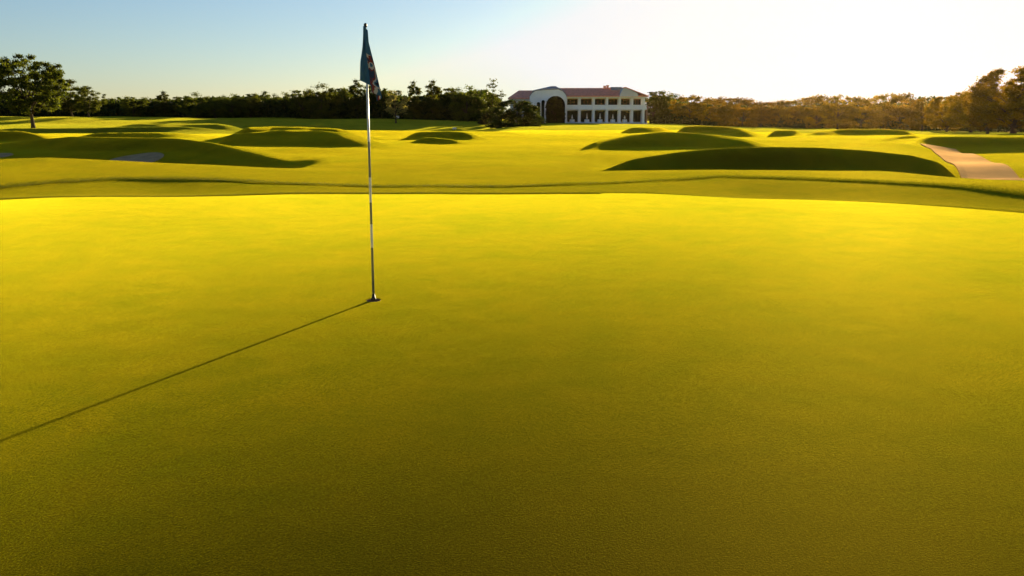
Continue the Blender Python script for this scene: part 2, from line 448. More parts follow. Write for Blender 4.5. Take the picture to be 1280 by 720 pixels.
M['dark'] = simple('opening_shade', (0.010, 0.014, 0.012), 0.9, 0, 0.2, 1.0, spec=0.0)  # near-black tone painted as the shade inside the portal openings
M['tile'] = simple('clay_tiles', (0.80, 0.34, 0.24), 0.8, 0, 0.22, 1.8, 0.6, 9)
M['grey_roof'] = simple('slate_roof', (0.30, 0.30, 0.33), 0.75, 0, 0.15, 2)
M['trim'] = simple('white_trim', (0.86, 0.88, 0.90), 0.7, 0, 0.03, 2)
M['brick'] = simple('ochre_stone', (0.30, 0.19, 0.13), 0.9, 0, 0.25, 5)
M['cloth'] = simple('white_cloth', (0.80, 0.79, 0.77), 0.9, 0, 0.04, 6)
M['white_paint'] = simple('white_paint', (0.80, 0.79, 0.76), 0.5, 0, 0.04, 9)
M['dark_metal'] = simple('dark_metal', (0.05, 0.045, 0.04), 0.45, 0.6, 0.2, 9)
M['cup'] = simple('cup_liner', (0.10, 0.045, 0.035), 0.8, 0, 0.15, 20)
def sun_glint(mat, col, fac):
    nt = mat.node_tree; t = NT(nt)
    out = [n for n in nt.nodes if n.type == 'OUTPUT_MATERIAL'][0]
    src = out.inputs[0].links[0].from_socket
    g = t.node('ShaderNodeBsdfGlossy', inp={'Color': (*col, 1), 'Roughness': 0.6})
    m_ = t.node('ShaderNodeMixShader', inp={0: fac})
    t.l.new(src, m_.inputs[1]); t.l.new(g.outputs[0], m_.inputs[2]); t.l.new(m_.outputs[0], out.inputs[0])
sun_glint(M['path'], (0.85, 0.48, 0.20), 0.11)
def glass_mat():
    m, t = new_mat('dark_glass')
    p = t.node('ShaderNodeBsdfPrincipled', inp={'Base Color': (0.010, 0.014, 0.014, 1), 'Roughness': 0.15, 'Specular IOR Level': 0.05})
    t.l.new(p.outputs[0], t.out.inputs[0]); return m
M['glass'] = glass_mat()
M['shutter'] = simple('russet_shutter', (0.20, 0.075, 0.055), 0.7, 0, 0.15, 4)

# ------------------------------------------------------------------ foliage
def rand_rot_quads(c, size, nrm_bias=None):
    """leaf sprays: bent quads at centres c, random orientation"""
    n = len(c)
    u = rng.normal(0, 1, (n, 3)); u /= np.linalg.norm(u, axis=1)[:, None]
    v = rng.normal(0, 1, (n, 3)); v -= (v * u).sum(1)[:, None] * u; v /= np.linalg.norm(v, axis=1)[:, None]
    s = size * rng.uniform(0.55, 1.3, n)[:, None]
    a = rng.uniform(0.45, 0.8, n)[:, None]
    P = np.stack([c - u*s*0.5, c + v*s*a*0.5, c + u*s*0.5, c - v*s*a*0.5], 1).reshape(-1, 3)
    Fq = np.arange(n * 4).reshape(n, 4)
    return P, Fq

def crown_points(H, W, n, base, clumps, kind, seed):
    """centres of leaf sprays gathered in clumps through the crown's volume"""
    g = np.random.default_rng(seed)
    cc = []
    hgt = H - base
    tries = 0
    while len(cc) < clumps and tries < 20000:
        tries += 1
        p = g.uniform(-1, 1, 3)
        rr = math.hypot(p[0], p[1])
        if kind == 'round': lim = math.sqrt(max(0, 1 - abs(p[2]) ** 2.4))
        elif kind == 'tall': lim = max(0.08, (1 - (p[2] + 1) / 2) ** 0.55 * (0.75 + 0.3 * math.sin((p[2] + seed) * 7)))
        elif kind == 'spread': lim = (math.sqrt(max(0, 1 - (p[2] ** 2))) if p[2] > -0.2 else 0.98 * (1 - 0.55 * (-0.2 - p[2])))
        elif kind == 'egg': lim = 0.97 * math.sqrt(max(0, 1 - max(0, (p[2] + 0.25) / 1.25) ** 2.3)) * (1 - 0.10 * max(0, -p[2] - 0.4))
        else: lim = math.sqrt(max(0, 1 - max(0, p[2]) ** 2.2))
        lobes = 1.0 + 0.16 * math.sin(3 * math.atan2(p[1], p[0]) + seed) + 0.10 * math.sin(5 * math.atan2(p[1], p[0]) + 2 * seed + 3 * p[2])
        if rr < lim * lobes and g.uniform() < 0.25 + 0.75 * (rr / max(lim, 0.1)) ** 1.5 + (0.3 if abs(p[2]) > 0.7 else 0):
            cc.append((p[0] * W / 2, p[1] * W / 2, base + (p[2] + 1) / 2 * hgt))
    cc = np.array(cc)
    pw = g.uniform(0.4, 1.6, len(cc)); k = g.choice(len(cc), n, p=pw / pw.sum())
    cr = g.uniform(0.55, 1.35, len(cc)) * (W / 2) * 0.9 / math.sqrt(clumps) * 2.6
    d = g.normal(0, 1, (n, 3)); d /= np.linalg.norm(d, axis=1)[:, None]
    rad = (g.uniform(0, 1, n) ** 0.45)[:, None]
    rad = np.minimum(np.abs(g.normal(0.38, 0.30, n)), 1.0)[:, None]
    c = cc[k] + d * rad * cr[k][:, None] * np.array([1.25, 1.25, 0.75])
    ct = g.uniform(0.0, 1.0, len(cc))
    tint = np.clip(0.65 * ct[k] + 0.35 * g.uniform(0, 1, n), 0, 1)
    return c, tint, cc

def foliage_mesh(name, c, tint, size, mat):
    P, Fq = rand_rot_quads(c, size)
    me_o = mesh_np(name, P, Fq, mat, None, False)
    me = me_o.data
    at_ = me.attributes.new('tint', 'FLOAT', 'POINT')
    at_.data.foreach_set('value', np.repeat(tint, 4).astype(np.float32))
    bpy.data.objects.remove(me_o)
    return me

def trunk_mesh(H, base, rad, cc, seed, limbs):
    g = random.Random(seed)
    b = MB()
    n = 7; top = base + (H - base) * 0.55
    pts = []; x = y = 0.0
    for i in range(n):
        z = -0.25 + (top + 0.25) * i / (n - 1)
        pts.append((x, y, z)); x += g.uniform(-1, 1) * rad * 0.5; y += g.uniform(-1, 1) * rad * 0.5
    rr = [rad * (1.45 if i == 0 else 1.0 - 0.62 * i / (n - 1)) for i in range(n)]
    b.tube(pts, rr, 9)
    idx = list(range(len(cc))); g.shuffle(idx)
    for k in idx[:limbs]:
        q = Vector(cc[k]); f = g.uniform(0.35, 0.9); j = min(n - 2, int(f * (n - 1)))
        p = Vector(pts[j])
        if q.z < p.z + 0.2: j = max(1, j - 2); p = Vector(pts[j])
        mid = p.lerp(q, 0.5) + Vector((0, 0, 0.12 * (q - p).length))
        r0 = rr[j] * 0.55
        b.tube([p, p.lerp(mid, 0.6), mid, q], [r0, r0 * 0.8, r0 * 0.6, r0 * 0.2], 6)
    o = b.build('trunk', M['bark'], None, True)
    me = o.data; bpy.data.objects.remove(o); return me

PROTO = {}
def proto(key, H, W, n, base, clumps, kind, leaf, mat, rad, limbs, seed):
    c, tint, cc = crown_points(H, W, n, base, clumps, kind, seed)
    PROTO[key] = (foliage_mesh('crown', c, tint, leaf, M[mat]), trunk_mesh(H, base, rad, cc, seed, limbs), H, W)

#      key        H    W    n      base clumps kind     leaf  mat        rad  limbs seed
proto('wood1',   10., 8.5, 13000,  0.9, 110, 'round',  0.42, 'leaf',      0.22, 10, 3)
proto('wood2',   10., 9.5, 15000, 0.4, 60, 'dome', 0.42, 'leaf',      0.24, 10, 8)
proto('wood3',   10., 7.8, 12000,  0.9, 95, 'tall',   0.40, 'leaf',      0.20, 8, 14)
proto('slender', 10., 4.6, 2000,  2.2, 60, 'tall',   0.36, 'leaf',      0.16, 12, 21)
proto('glow1',   10., 10., 16000, 0.4, 60, 'dome', 0.42, 'leaf_glow', 0.24, 10, 5)
proto('glow2',   10., 9.0, 14000,  0.8, 110, 'round',  0.42, 'leaf_glow', 0.24, 10, 29)
proto('pale',    10., 5.2, 2600,  1.5, 60, 'round',  0.40, 'leaf_pale', 0.20, 8, 33)
proto('oak',     10., 9.6, 60000, 2.2, 230, 'round', 0.25, 'leaf',      0.27, 26, 41)
proto('oak_mid', 10., 8.4, 24000, 1.6, 140, 'round', 0.30, 'leaf',      0.26, 16, 52)
proto('oak_glow',10., 9.5, 64000, 0.9, 220, 'round', 0.26, 'leaf_glow', 0.30, 26, 61)
proto('shrub',   10., 10.5, 30000,-0.2, 150, 'dome',   0.42, 'leaf_dark', 0.35, 8, 71)

def tree(key, px, ytop, ybase, Y, wpx, label, group=None, name='tree', cat='tree', rz=None):
    """a tree whose foot stands on the land at distance Y; height from the rows it spans"""
    cr, tr, H0, W0 = PROTO[key]
    t_, _ = ray(px, ybase)
    x = t_ * Y; z = tz(x, Y)
    _, s_top = ray(px, ytop)
    H = CAMZ + s_top * Y - z
    W = wpx / 1128.0 * Y
    root = empty(name, (x, Y, z - 0.02), random.uniform(0, 2 * PI) if rz is None else rz)
    root.scale = (W / W0, W / W0, H / H0)
    for nm, me in (('crown', cr), ('trunk', tr)):
        o = bpy.data.objects.new(nm, me); link(o, root)
    return tag(root, label, cat, group)

random.seed(5)
# left group
tree('oak', 42, 70, 161, 117, 84, 'large dark broad-crowned oak with a bare trunk', name='oak_tree', rz=0.4)
tree('oak_mid', 91, 100, 150, 160, 42, 'round-topped dark tree standing just right of the large lone oak', name='oak_tree')
tree('oak_mid', 112, 108, 150, 157, 36, 'low wide tree with yellow-green edge, rightmost of the clump by the large oak', name='oak_tree')
tree('wood2', 8, 116, 148, 200, 44, 'dark tree behind the large oak at the left photo edge', name='oak_tree')
tree('wood1', 62, 118, 148, 215, 34, 'dark low tree filling the gap behind the trunk of the large oak', name='oak_tree')
GL = 'trees of the distant wood line left of the clubhouse'
LT = [  # key, px, ytop, width, label
 ('wood1',136,123,26,'small rounded tree starting the distant wood line, just right of the oak clump'),
 ('wood3',151,122,20,'small pointed tree, second in the distant wood line after the oak clump'),
 ('wood1',166,121,24,'small rounded tree of the distant wood line, third after the oak clump'),
 ('wood2',185,122,26,'flat-topped low tree just left of the first taller tree in the wood line'),
 ('wood3',208,115,22,'first taller tree above the low left stretch of the wood line'),
 ('wood1',226,121,24,'low rounded tree between the two taller bumps of the left wood line'),
 ('wood2',246,116,28,'second taller bump of the left wood line, broad and dark'),
 ('wood1',270,121,26,'lowest tree of the dip midway between the oak clump and the flagstick'),
 ('wood2',292,118,28,'broad dark tree right after the dip in the left wood line'),
 ('wood1',313,117,26,'dark rounded tree above the left end of the large mound left of the flagstick'),
 ('wood3',333,115,24,'slightly pointed dark tree above the crest of the mound left of the flagstick'),
 ('wood2',354,116,28,'wide dark tree above the right shoulder of the mound left of the flagstick'),
 ('wood1',378,113,28,'rounded dark tree where the left wood line climbs towards the flag'),
 ('wood2',404,105,34,'tall broad tree, highest bump of the wood line left of the flagstick'),
 ('wood1',427,110,26,'dark tree between the broad high bump and the flagstick'),
 ('wood3',447,101,26,'tall pointed tree directly behind the flagstick, on its left'),
 ('wood1',468,107,28,'tree seen directly behind the lower tip of the flag'),
 ('wood2',484,117,30,'low dark tree behind the pale tree right of the flagstick'),
 ('wood3',516,103,24,'narrow tall tree just right of the pale tree'),
 ('wood3',540,102,28,'tall cone-shaped tree, highest between the pale tree and the slender tree'),
 ('wood1',562,110,28,'rounded dark tree right of the tall cone-shaped tree'),
 ('wood2',585,108,32,'broad dark tree second to the left of the tall slender tree'),
 ('wood1',603,112,24,'dark tree touching the left side of the tall slender tree'),
]
for k, px, yt, wpx, lb in LT:
    yb = float(np.interp(px, [0, 400, 560, 640], [147, 149, 152.5, 153.5]))
    tree(k, px + random.uniform(-1, 1), yt, yb, random.uniform(178, 200), wpx * 1.3, lb, GL, 'woodland_tree')
tree('slender', 616, 99, 153, 178, 26, 'tall slender see-through tree rising left of the clubhouse', name='slender_tree')
tree('slender', 627, 113, 154, 176, 18, 'short thin tree between the tall slender tree and the clubhouse roof', name='slender_tree')
tree('pale', 495, 112, 152, 166, 28, 'pale yellow-leaved young tree in front of the dark wood, right of the flagstick', name='young_tree')
# bushes by the clubhouse
tree('shrub', 645, 125, 165, 150, 66, 'big dark rounded bush in front of the left wing of the clubhouse', name='shrub', cat='bush')
tree('shrub', 620, 138, 160, 165, 40, 'low dark bush left of the big rounded bush at the clubhouse', name='shrub', cat='bush')
tree('shrub', 667, 146, 159, 172, 30, 'small dark bush at the portal foot, right of the big rounded bush', name='shrub', cat='bush')
GR = 'golden backlit trees of the wood line right of the clubhouse'
RT = [
 ('wood1',816,114,38,'yellow-green tree directly touching the right end of the clubhouse'),
 ('wood2',840,117,40,'broad tree second to the right of the clubhouse'),
 ('glow2',862,119,32,'tree third to the right of the clubhouse, where the wood line steps down'),
 ('glow1',887,123,36,'wide gold-lit tree after the step down right of the clubhouse'),
 ('glow2',906,121,30,'gold-lit rounded tree above the first dark mound past the clubhouse'),
 ('glow1',928,123,36,'broad low gold-lit tree left of the dip in the right wood line'),
 ('glow2',950,127,30,'lowest gold-lit tree, at the bottom of the dip in the right wood line'),
 ('glow1',972,126,34,'gold-lit tree just right of the bottom of the dip'),
 ('glow2',994,124,32,'gold-lit tree where the right wood line climbs from the dip'),
 ('glow1',1020,120,40,'broad flat-topped gold-lit tree, left end of the long even stretch'),
 ('glow2',1046,119,34,'gold-lit rounded tree amid the long even stretch of the right wood line'),
 ('glow1',1074,122,38,'wide gold-lit tree at the right end of the long even stretch'),
 ('glow2',1102,117,34,'gold-lit tree forming the left half of the low hump above the curving mounds'),
 ('glow1',1126,118,38,'gold-lit tree forming the right half of the low hump above the curving mounds'),
 ('glow2',1152,123,34,'low gold-lit tree in the notch before the taller trees above the cart path'),
]
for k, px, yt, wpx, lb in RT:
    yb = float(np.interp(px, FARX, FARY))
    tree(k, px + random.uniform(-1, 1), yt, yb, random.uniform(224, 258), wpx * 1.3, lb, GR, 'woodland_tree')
tree('oak_glow', 1183, 118, 166, 165, 52, 'orange-lit tree left of the domed tree, above the top of the cart path', name='oak_tree')
tree('oak_glow', 1213, 112, 168, 150, 60, 'domed gold-lit oak between the wood line and the tallest right-hand oak', name='oak_tree')
tree('oak_glow', 1266, 82, 170, 128, 104, 'tallest gold-lit oak at the right edge of the photo, with sun through its top', name='oak_tree')
tree('oak_glow', 1234, 104, 170, 135, 56, 'gold-lit oak leaning against the left side of the tallest right-hand oak', name='oak_tree')

# longer blades standing along the turf edges and over the near swells
def edge_grass():
    g = np.random.default_rng(5)
    n = 70000
    az = g.uniform(R(-36), R(36), n)
    kind_ = g.uniform(0, 1, n)
    rG = curve_r(az, G_AZ, G_R); rF = curve_r(az, F_AZ, F_R)
    rr = np.where(kind_ < 0.40, rG + 0.03 + np.abs(g.normal(0, 0.16, n)),
         np.where(kind_ < 1.1, rF + 0.08 + np.abs(g.normal(0, 0.30, n)), rF + g.uniform(0, 1, n) ** 1.3 * 14))
    hh = np.where(kind_ < 0.40, 0.009, 0.018) * g.uniform(0.5, 1.4, n)
    x = rr * np.sin(az); y = rr * np.cos(az); z = terrain(x, y)
    a_ = g.uniform(0, 2 * PI, n); w_ = g.uniform(0.003, 0.006, n)
    lx, ly = g.normal(0, 0.4, n) * hh, g.normal(0, 0.4, n) * hh
    V = np.stack([np.stack([x - np.cos(a_) * w_, y - np.sin(a_) * w_, z - 0.004], -1),
                  np.stack([x + np.cos(a_) * w_, y + np.sin(a_) * w_, z - 0.004], -1),
                  np.stack([x + lx, y + ly, z + hh], -1)], 1).reshape(-1, 3)
    ob = mesh_np('rough_grass', V, np.arange(n * 3).reshape(n, 3), M['blade'], None, False)
    at_ = ob.data.attributes.new('tint', 'FLOAT', 'POINT'); at_.data.foreach_set('value', np.repeat(g.uniform(0, 1, n), 3).astype(np.float32))
    tag(ob, 'longer grass blades along the edge of the putting green', None, None, 'stuff')
M['blade'] = leaf_mat('grass_blades', (0.035, 0.055, 0.004), (0.13, 0.125, 0.006), (2.6, 2.3, 0.8))
edge_grass()

# the wood behind: one dark mass
def woodland():
    n = 90000
    g = np.random.default_rng(77)
    px = g.uniform(-300, 1620, n)
    keep = ~((px > 625) & (px < 815)); px = px[keep]; n = len(px)
    Y = np.where(px < 640, g.uniform(186, 208, n), g.uniform(262, 300, n))
    top = np.interp(px, [-300, 0, 120, 200, 300, 400, 480, 540, 620, 815, 860, 940, 1010, 1100, 1200, 1280, 1620],
                    [118, 120, 128, 124, 124, 116, 117, 114, 116, 122, 126, 131, 128, 126, 120, 112, 112])
    az = (px - 640) / 1128.0
    x = az * Y
    lump = 0.88 + 0.12 * np.sin(x / 2.3 + 1.7 * np.sin(x / 5.1))
    z0 = terrain(x, Y)
    ztop = CAMZ + (150 - top) / 1128.0 * Y
    z = z0 + (ztop - z0) * lump * g.uniform(0, 1, n) ** 0.8
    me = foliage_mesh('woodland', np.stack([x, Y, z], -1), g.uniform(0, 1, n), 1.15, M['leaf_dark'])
    o = bpy.data.objects.new('woodland', me); link(o)
    tag(o, 'dense dark woodland mass behind the distant tree line', None, None, 'stuff')
    n = 50000
    px = g.uniform(-250, 1600, n); px = px[~((px > 622) & (px < 812))]; n = len(px)
    Y = np.where(px < 640, g.uniform(183, 203, n), g.uniform(236, 262, n)); x = (px - 640) / 1128.0 * Y
    z = terrain(x, Y) + g.uniform(0, 1, n) ** 1.4 * (1.9 + 0.9 * np.sin(x / 3.1) * np.sin(x / 7.7 + 1))
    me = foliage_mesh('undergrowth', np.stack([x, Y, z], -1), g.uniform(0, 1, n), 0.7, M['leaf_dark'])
    o = bpy.data.objects.new('undergrowth', me); link(o)
    tag(o, 'dark undergrowth along the foot of the distant trees', None, None, 'stuff')
woodland()

# ------------------------------------------------------------------ clubhouse
CHY = 212.0
K = 1128.0 / CHY
chx = (722 - 640) / K
CHZ = CAMZ - (154.0 - 149.0 - 0.0) / K + 0.12
club = empty('clubhouse', (chx, CHY, CHZ), R(0))
tag(club, 'long white two-storey clubhouse with red tiled roof, arched portal and columned loggias', 'clubhouse')
def cxp(px): return (px - 722) / K
def czp(py): return (154.0 - py) / K
# main range: back wall, floors, end wall
xL, xR = cxp(706), cxp(807.5)
DEP = 12.0
REC = 2.4
b = MB()
b.box(xL + 0.02, xR - 0.3, REC, REC + 0.3, -0.8, czp(122.5))
b.box(xL + 0.02, xL + 0.3, REC + 0.303, DEP, -0.8, czp(122.5)); b.box(xR - 0.3, xR, REC, DEP, -0.8, czp(122.5))
b.box(xL + 0.303, xR - 0.303, DEP - 0.3, DEP, -0.8, czp(122.5))
b.build('wall', M['white_wall'], club)
b = MB(); b.box(xL, xR + 0.3, -0.5, REC - 0.003, -1.0, 0.02); b.build('terrace', M['grey_shade_wall'], club)
b = MB(); b.box(xL, xR + 0.1, -0.12, REC - 0.003, czp(138), czp(135.2)); b.build('balcony', M['trim'], club)
bal = MB(); n = 120
bal.box(xL, xR + 0.1, -0.10, -0.02, czp(132.6), czp(132.6) + 0.1)
bal.box(xL, xR + 0.1, -0.09, -0.03, czp(135.2) + 0.003, czp(132.6) - 0.003)
bal.build('parapet', M['white_wall'], club)
b = MB(); b.box(xL, xR + 0.15, -0.2, 0.35, czp(123.6), czp(122.3)); b.build('eave_beam', M['trim'], club)
colp = [707.5, 724.5, 742, 758.7, 774.5, 790, 804]
for i, c in enumerate(colp):
    x = cxp(c)
    m_ = MB(); m_.box(x - 0.24, x + 0.24, -0.02 + 0.0, 0.42, 0.025, czp(138) - 0.003); m_.box(x - 0.32, x + 0.32, -0.08, 0.5, 0.022, 0.32)
    m_.box(x - 0.32, x + 0.32, -0.08, 0.5, czp(138) - 0.28, czp(138) - 0.004)
    m_.build('column', M['trim'], club)
    m_ = MB(); m_.box(x - 0.22, x + 0.22, 0.0, 0.4, czp(135.2) + 0.004, czp(123.6) - 0.003); m_.box(x - 0.3, x + 0.3, -0.06, 0.46, czp(123.6) - 0.25, czp(123.6) - 0.004)
    m_.build('column', M['trim'], club)
def window(x0, x1, z0, z1, y, parent, mull=2, sh=True):
    fr = MB(); f_ = 0.10
    fr.box(x0, x1, y - 0.09, y - 0.003, z0, z0 + f_); fr.box(x0, x1, y - 0.09, y - 0.003, z1 - f_, z1)
    fr.box(x0, x0 + f_, y - 0.085, y - 0.003, z0 + f_, z1 - f_); fr.box(x1 - f_, x1, y - 0.085, y - 0.003, z0 + f_, z1 - f_)
    for i in range(1, mull):
        xm = x0 + (x1 - x0) * i / mull
        fr.box(xm - 0.04, xm + 0.04, y - 0.08, y - 0.003, z0 + f_, z1 - f_)
    w_ = fr.build('window', M['shutter'] if sh else M['dark_metal'], parent)
    pn = MB(); pn.box(x0 + f_, x1 - f_, y - 0.05, y - 0.004, z0 + f_, z1 - f_); pn.build('pane', M['glass'], w_)
for i in range(6):
    xa, xb = cxp(colp[i]) + 0.30, cxp(colp[i+1]) - 0.30
    window(xa, xb, 0.15, czp(139.2), REC, club, 3, False)
    window(xa + 0.05, xb - 0.05, czp(135.2) + 0.05, czp(124.6), REC, club, 3, True)
# tiled hip roof of the main range (with thickness and eave)
def roof_hip(name, x0, x1, y0, y1, ze, zr, inset_l, inset_r, mat, parent, th=0.22):
    ym = (y0 + y1) / 2
    v = [(x0, y0, ze), (x1, y0, ze), (x1, y1, ze), (x0, y1, ze), (x0 + inset_l, ym, zr), (x1 - inset_r, ym, zr)]
    lo = [(x, y, ze - th) for x, y, z in v[:4]]
    vs = v + lo
    fs = [[0, 1, 5, 4], [1, 2, 5], [2, 3, 4, 5], [3, 0, 4], [9, 8, 7, 6], [0, 6, 7, 1], [1, 7, 8, 2], [2, 8, 9, 3], [3, 9, 6, 0]]
    o = mesh_np(name, vs, fs, mat, parent, False)
    return o
rf = roof_hip('roof', xL - 1.5, xR + 0.5, -0.55, DEP + 0.5, czp(122.2) + 0.22, czp(110.6), 0.4, 4.6, M['tile'], club)
tl = MB()
# rows of barrel tiles running up the front slope
ym = (DEP - 0.05) / 2 + 0.0
ze, zr = czp(122.2) + 0.22, czp(110.6)
yA, yB = -0.55, (-0.55 + DEP + 0.5) / 2
nx = 62
for i in range(nx):
    x = xL - 1.4 + (xR + 0.4 - xL + 1.4) * (i + 0.5) / nx
    f1 = min(1.0, max(0.05, (xR + 0.5 - x) / 4.6))
    tl.tube([(x, yA, ze + 0.02), (x, yA + (yB - yA) * f1, ze + 0.02 + (zr - ze) * f1)], [0.085, 0.085], 6, False)
tl.build('roof_tiles', M['tile'], rf, True)
# chimneys
for px0, px1, yt, mk in ((756.5, 759.5, 108.6, 'tile'), (760.5, 763, 107.8, 'tile')):
    m_ = MB(); yy = 5.0
    m_.box(cxp(px0), cxp(px1), yy, yy + 0.8, czp(114), czp(yt)); m_.box(cxp(px0) - 0.08, cxp(px1) + 0.08, yy - 0.08, yy + 0.88, czp(yt) + 0.002, czp(yt) + 0.14)
    m_.build('chimney', M[mk], rf)
# grey flat-topped roof block and white gable on the right
m_ = MB(); m_.box(cxp(765.5), cxp(779.5), 4.0, 9.0, czp(114), czp(109.6)); m_.build('roof_block', M['grey_roof'], club)
m_ = MB()
m_.prism([(cxp(773), czp(122.0)), (cxp(796.5), czp(122.0)), (cxp(796.5), czp(118.6)), (cxp(781), czp(110.6)), (cxp(778), czp(111.2))], -0.62, 4.2)
m_.build('gable', M['grey_shade_wall'], club)
m_ = MB()
m_.prism([(cxp(777.5), czp(111.2) + 0.02), (cxp(780.5), czp(110.4) + 0.02), (cxp(806), czp(119.8)), (cxp(806), czp(119.8) - 0.22), (cxp(781), czp(111.6)), (cxp(778), czp(112.3))][::-1], -0.8, 5.0)
m_.build('gable_roof', M['tile'], club)
# portal block: white shaped gable with an arch backed by painted shade
pL, pR = cxp(662), cxp(707.5)
def arch_outline(xc, r_, z0, zs, n=20):
    return [(xc + r_ * math.cos(PI * i / n), zs + r_ * math.sin(PI * i / n)) for i in range(n + 1)]
AX, AR, AZS = cxp(694), 2.25, czp(133.2)
top = [(pL, czp(122)), (pL + 0.5, czp(118.2)), (pL + 1.4, czp(115.2)), (cxp(683), czp(114.2)), (cxp(697), czp(113.6)), (cxp(702.5), czp(115.8)), (cxp(706), czp(119.5)), (pR, czp(122.5))]
PY0, PY1 = -1.6, -0.62
def strip_wall(name, outline_top, xs_holes, y0, y1, z0, mat, parent):
    """front wall built from vertical strips so arches stay open; holes: (xc, r, zs)"""
    xs = set([outline_top[0][0], outline_top[-1][0]] + [p[0] for p in outline_top])
    for (xc, r_, zs) in xs_holes:
        for i in range(25): xs.add(xc + r_ * math.cos(PI * i / 24))
    xs = sorted(xs)
    ox = [p[0] for p in outline_top]; oz = [p[1] for p in outline_top]
    m_ = MB()
    for a_, c_ in zip(xs[:-1], xs[1:]):
        if c_ - a_ < 1e-5: continue
        ta, tb = np.interp(a_, ox, oz), np.interp(c_, ox, oz)
        za = zb_ = z0
        mid = (a_ + c_) / 2
        for (xc, r_, zs) in xs_holes:
            if abs(mid - xc) < r_:
                za = zs + math.sqrt(max(0, r_*r_ - (a_ - xc)**2)); zb_ = zs + math.sqrt(max(0, r_*r_ - (c_ - xc)**2))
        m_.add([(a_,y0,za),(c_,y0,zb_),(c_,y0,tb),(a_,y0,ta),(a_,y1,za),(c_,y1,zb_),(c_,y1,tb),(a_,y1,ta)],
               [[0,1,2,3],[5,4,7,6],[3,2,6,7],[0,4,5,1]])
    o = m_.build(name, mat, parent)
    return o
sm1, sm2 = cxp(672.8), cxp(678.6)
portal = strip_wall('portal', top, [(AX, AR, AZS), (sm1, 0.42, czp(131)), (sm2, 0.42, czp(128.5))], PY0, PY1, -0.8, M['white_wall'], club)
m_ = MB(); m_.box(pL + 0.02, pR - 0.02, PY1 + 0.003, PY1 + 0.25, -0.8, czp(121.5)); m_.build('backing', M['dark'], portal)  # dark sheet standing in for the arch's inner shade
m_ = MB(); m_.box(pL, pL + 0.3, PY1 + 0.26, 9, -0.8, czp(121)); m_.box(pL + 0.303, pR - 0.3, 8.7, 9, -0.8, czp(121)); m_.build('side_wall', M['white_wall'], portal)
# moulded rims round the arches
def rim(name, xc, r_, zs, wd, y0, y1, z0, mat, parent):
    m_ = MB(); n = 28
    inn = [(xc - r_, z0)] + [(xc - r_ * math.cos(PI*i/n), zs + r_ * math.sin(PI*i/n)) for i in range(n + 1)] + [(xc + r_, z0)]
    q = r_ + wd
    out = [(xc - q, z0)] + [(xc - q * math.cos(PI*i/n), zs + q * math.sin(PI*i/n)) for i in range(n + 1)] + [(xc + q, z0)]
    for i in range(len(inn) - 1):
        (a0, a1), (b0, b1), (c0, c1), (d0, d1) = inn[i], inn[i+1], out[i+1], out[i]
        m_.add([(a0,y0,a1),(b0,y0,b1),(c0,y0,c1),(d0,y0,d1),(a0,y1,a1),(b0,y1,b1),(c0,y1,c1),(d0,y1,d1)],
               [[0,3,2,1],[4,5,6,7],[0,1,5,4],[3,7,6,2]])
    return m_.build(name, mat, parent)
rim('arch_rim', AX, AR - 0.01, AZS, 0.38, PY0 - 0.12, PY0 - 0.003, -0.8, M['trim'], portal)
for xc, zs in ((sm1, czp(131)), (sm2, czp(128.5))):
    rim('arch_rim', xc, 0.41, zs, 0.16, PY0 - 0.08, PY0 - 0.003, -0.8, M['trim'], portal)
# coping along the shaped gable
m_ = MB()
for (a0, a1), (b0, b1) in zip(top[:-1], top[1:]):
    m_.add([(a0,PY0-0.1,a1+0.003),(b0,PY0-0.1,b1+0.003),(b0,PY0-0.1,b1+0.2),(a0,PY0-0.1,a1+0.2),(a0,PY1+0.1,a1+0.003),(b0,PY1+0.1,b1+0.003),(b0,PY1+0.1,b1+0.2),(a0,PY1+0.1,a1+0.2)],
           [[0,1,2,3],[5,4,7,6],[3,2,6,7],[0,4,5,1]])
m_.build('coping', M['grey_roof'], portal)
roof_hip('roof', pL + 0.6, cxp(704), PY1 + 0.15, 9.4, czp(114.6), czp(108.4), 4.6, 1.6, M['grey_roof'], club)
# left wing
wL, wR = cxp(636), cxp(661.9)
m_ = MB(); m_.box(wL + 0.3, wR, 1.5, 9.0, -0.8, czp(123.6)); m_.build('wing', M['grey_shade_wall'], club)  # wing's shade put into its grey wall colour
roof_hip('roof', wL - 0.2, wR + 1.2, 1.0, 9.6, czp(123.4), czp(113.6), 2.6, 0.2, M['tile'], club)
for px0 in (641.5, 648, 654.5):
    window(cxp(px0), cxp(px0 + 3.6), 3.3, 5.0, 1.5, club, 2, True)
    window(cxp(px0), cxp(px0 + 3.6), 0.4, 2.5, 1.5, club, 2, False)
m_ = MB(); m_.box(xR + 0.01, xR + 0.28, -0.1, 5.0, -0.8, czp(133)); m_.build('buttress', M['brick'], club)

# clipped dark tree filling the arch, standing on the lawn just before it
proto('topiary', 10., 8.0, 26000, 0.05, 230, 'egg', 0.34, 'leaf_dark', 0.30, 6, 90)
tree('topiary', 694, 120.5, 154.2, CHY - 5.5, 24.5, 'dense dark egg-shaped tree standing in front of the clubhouse portal arch', name='clipped_tree')

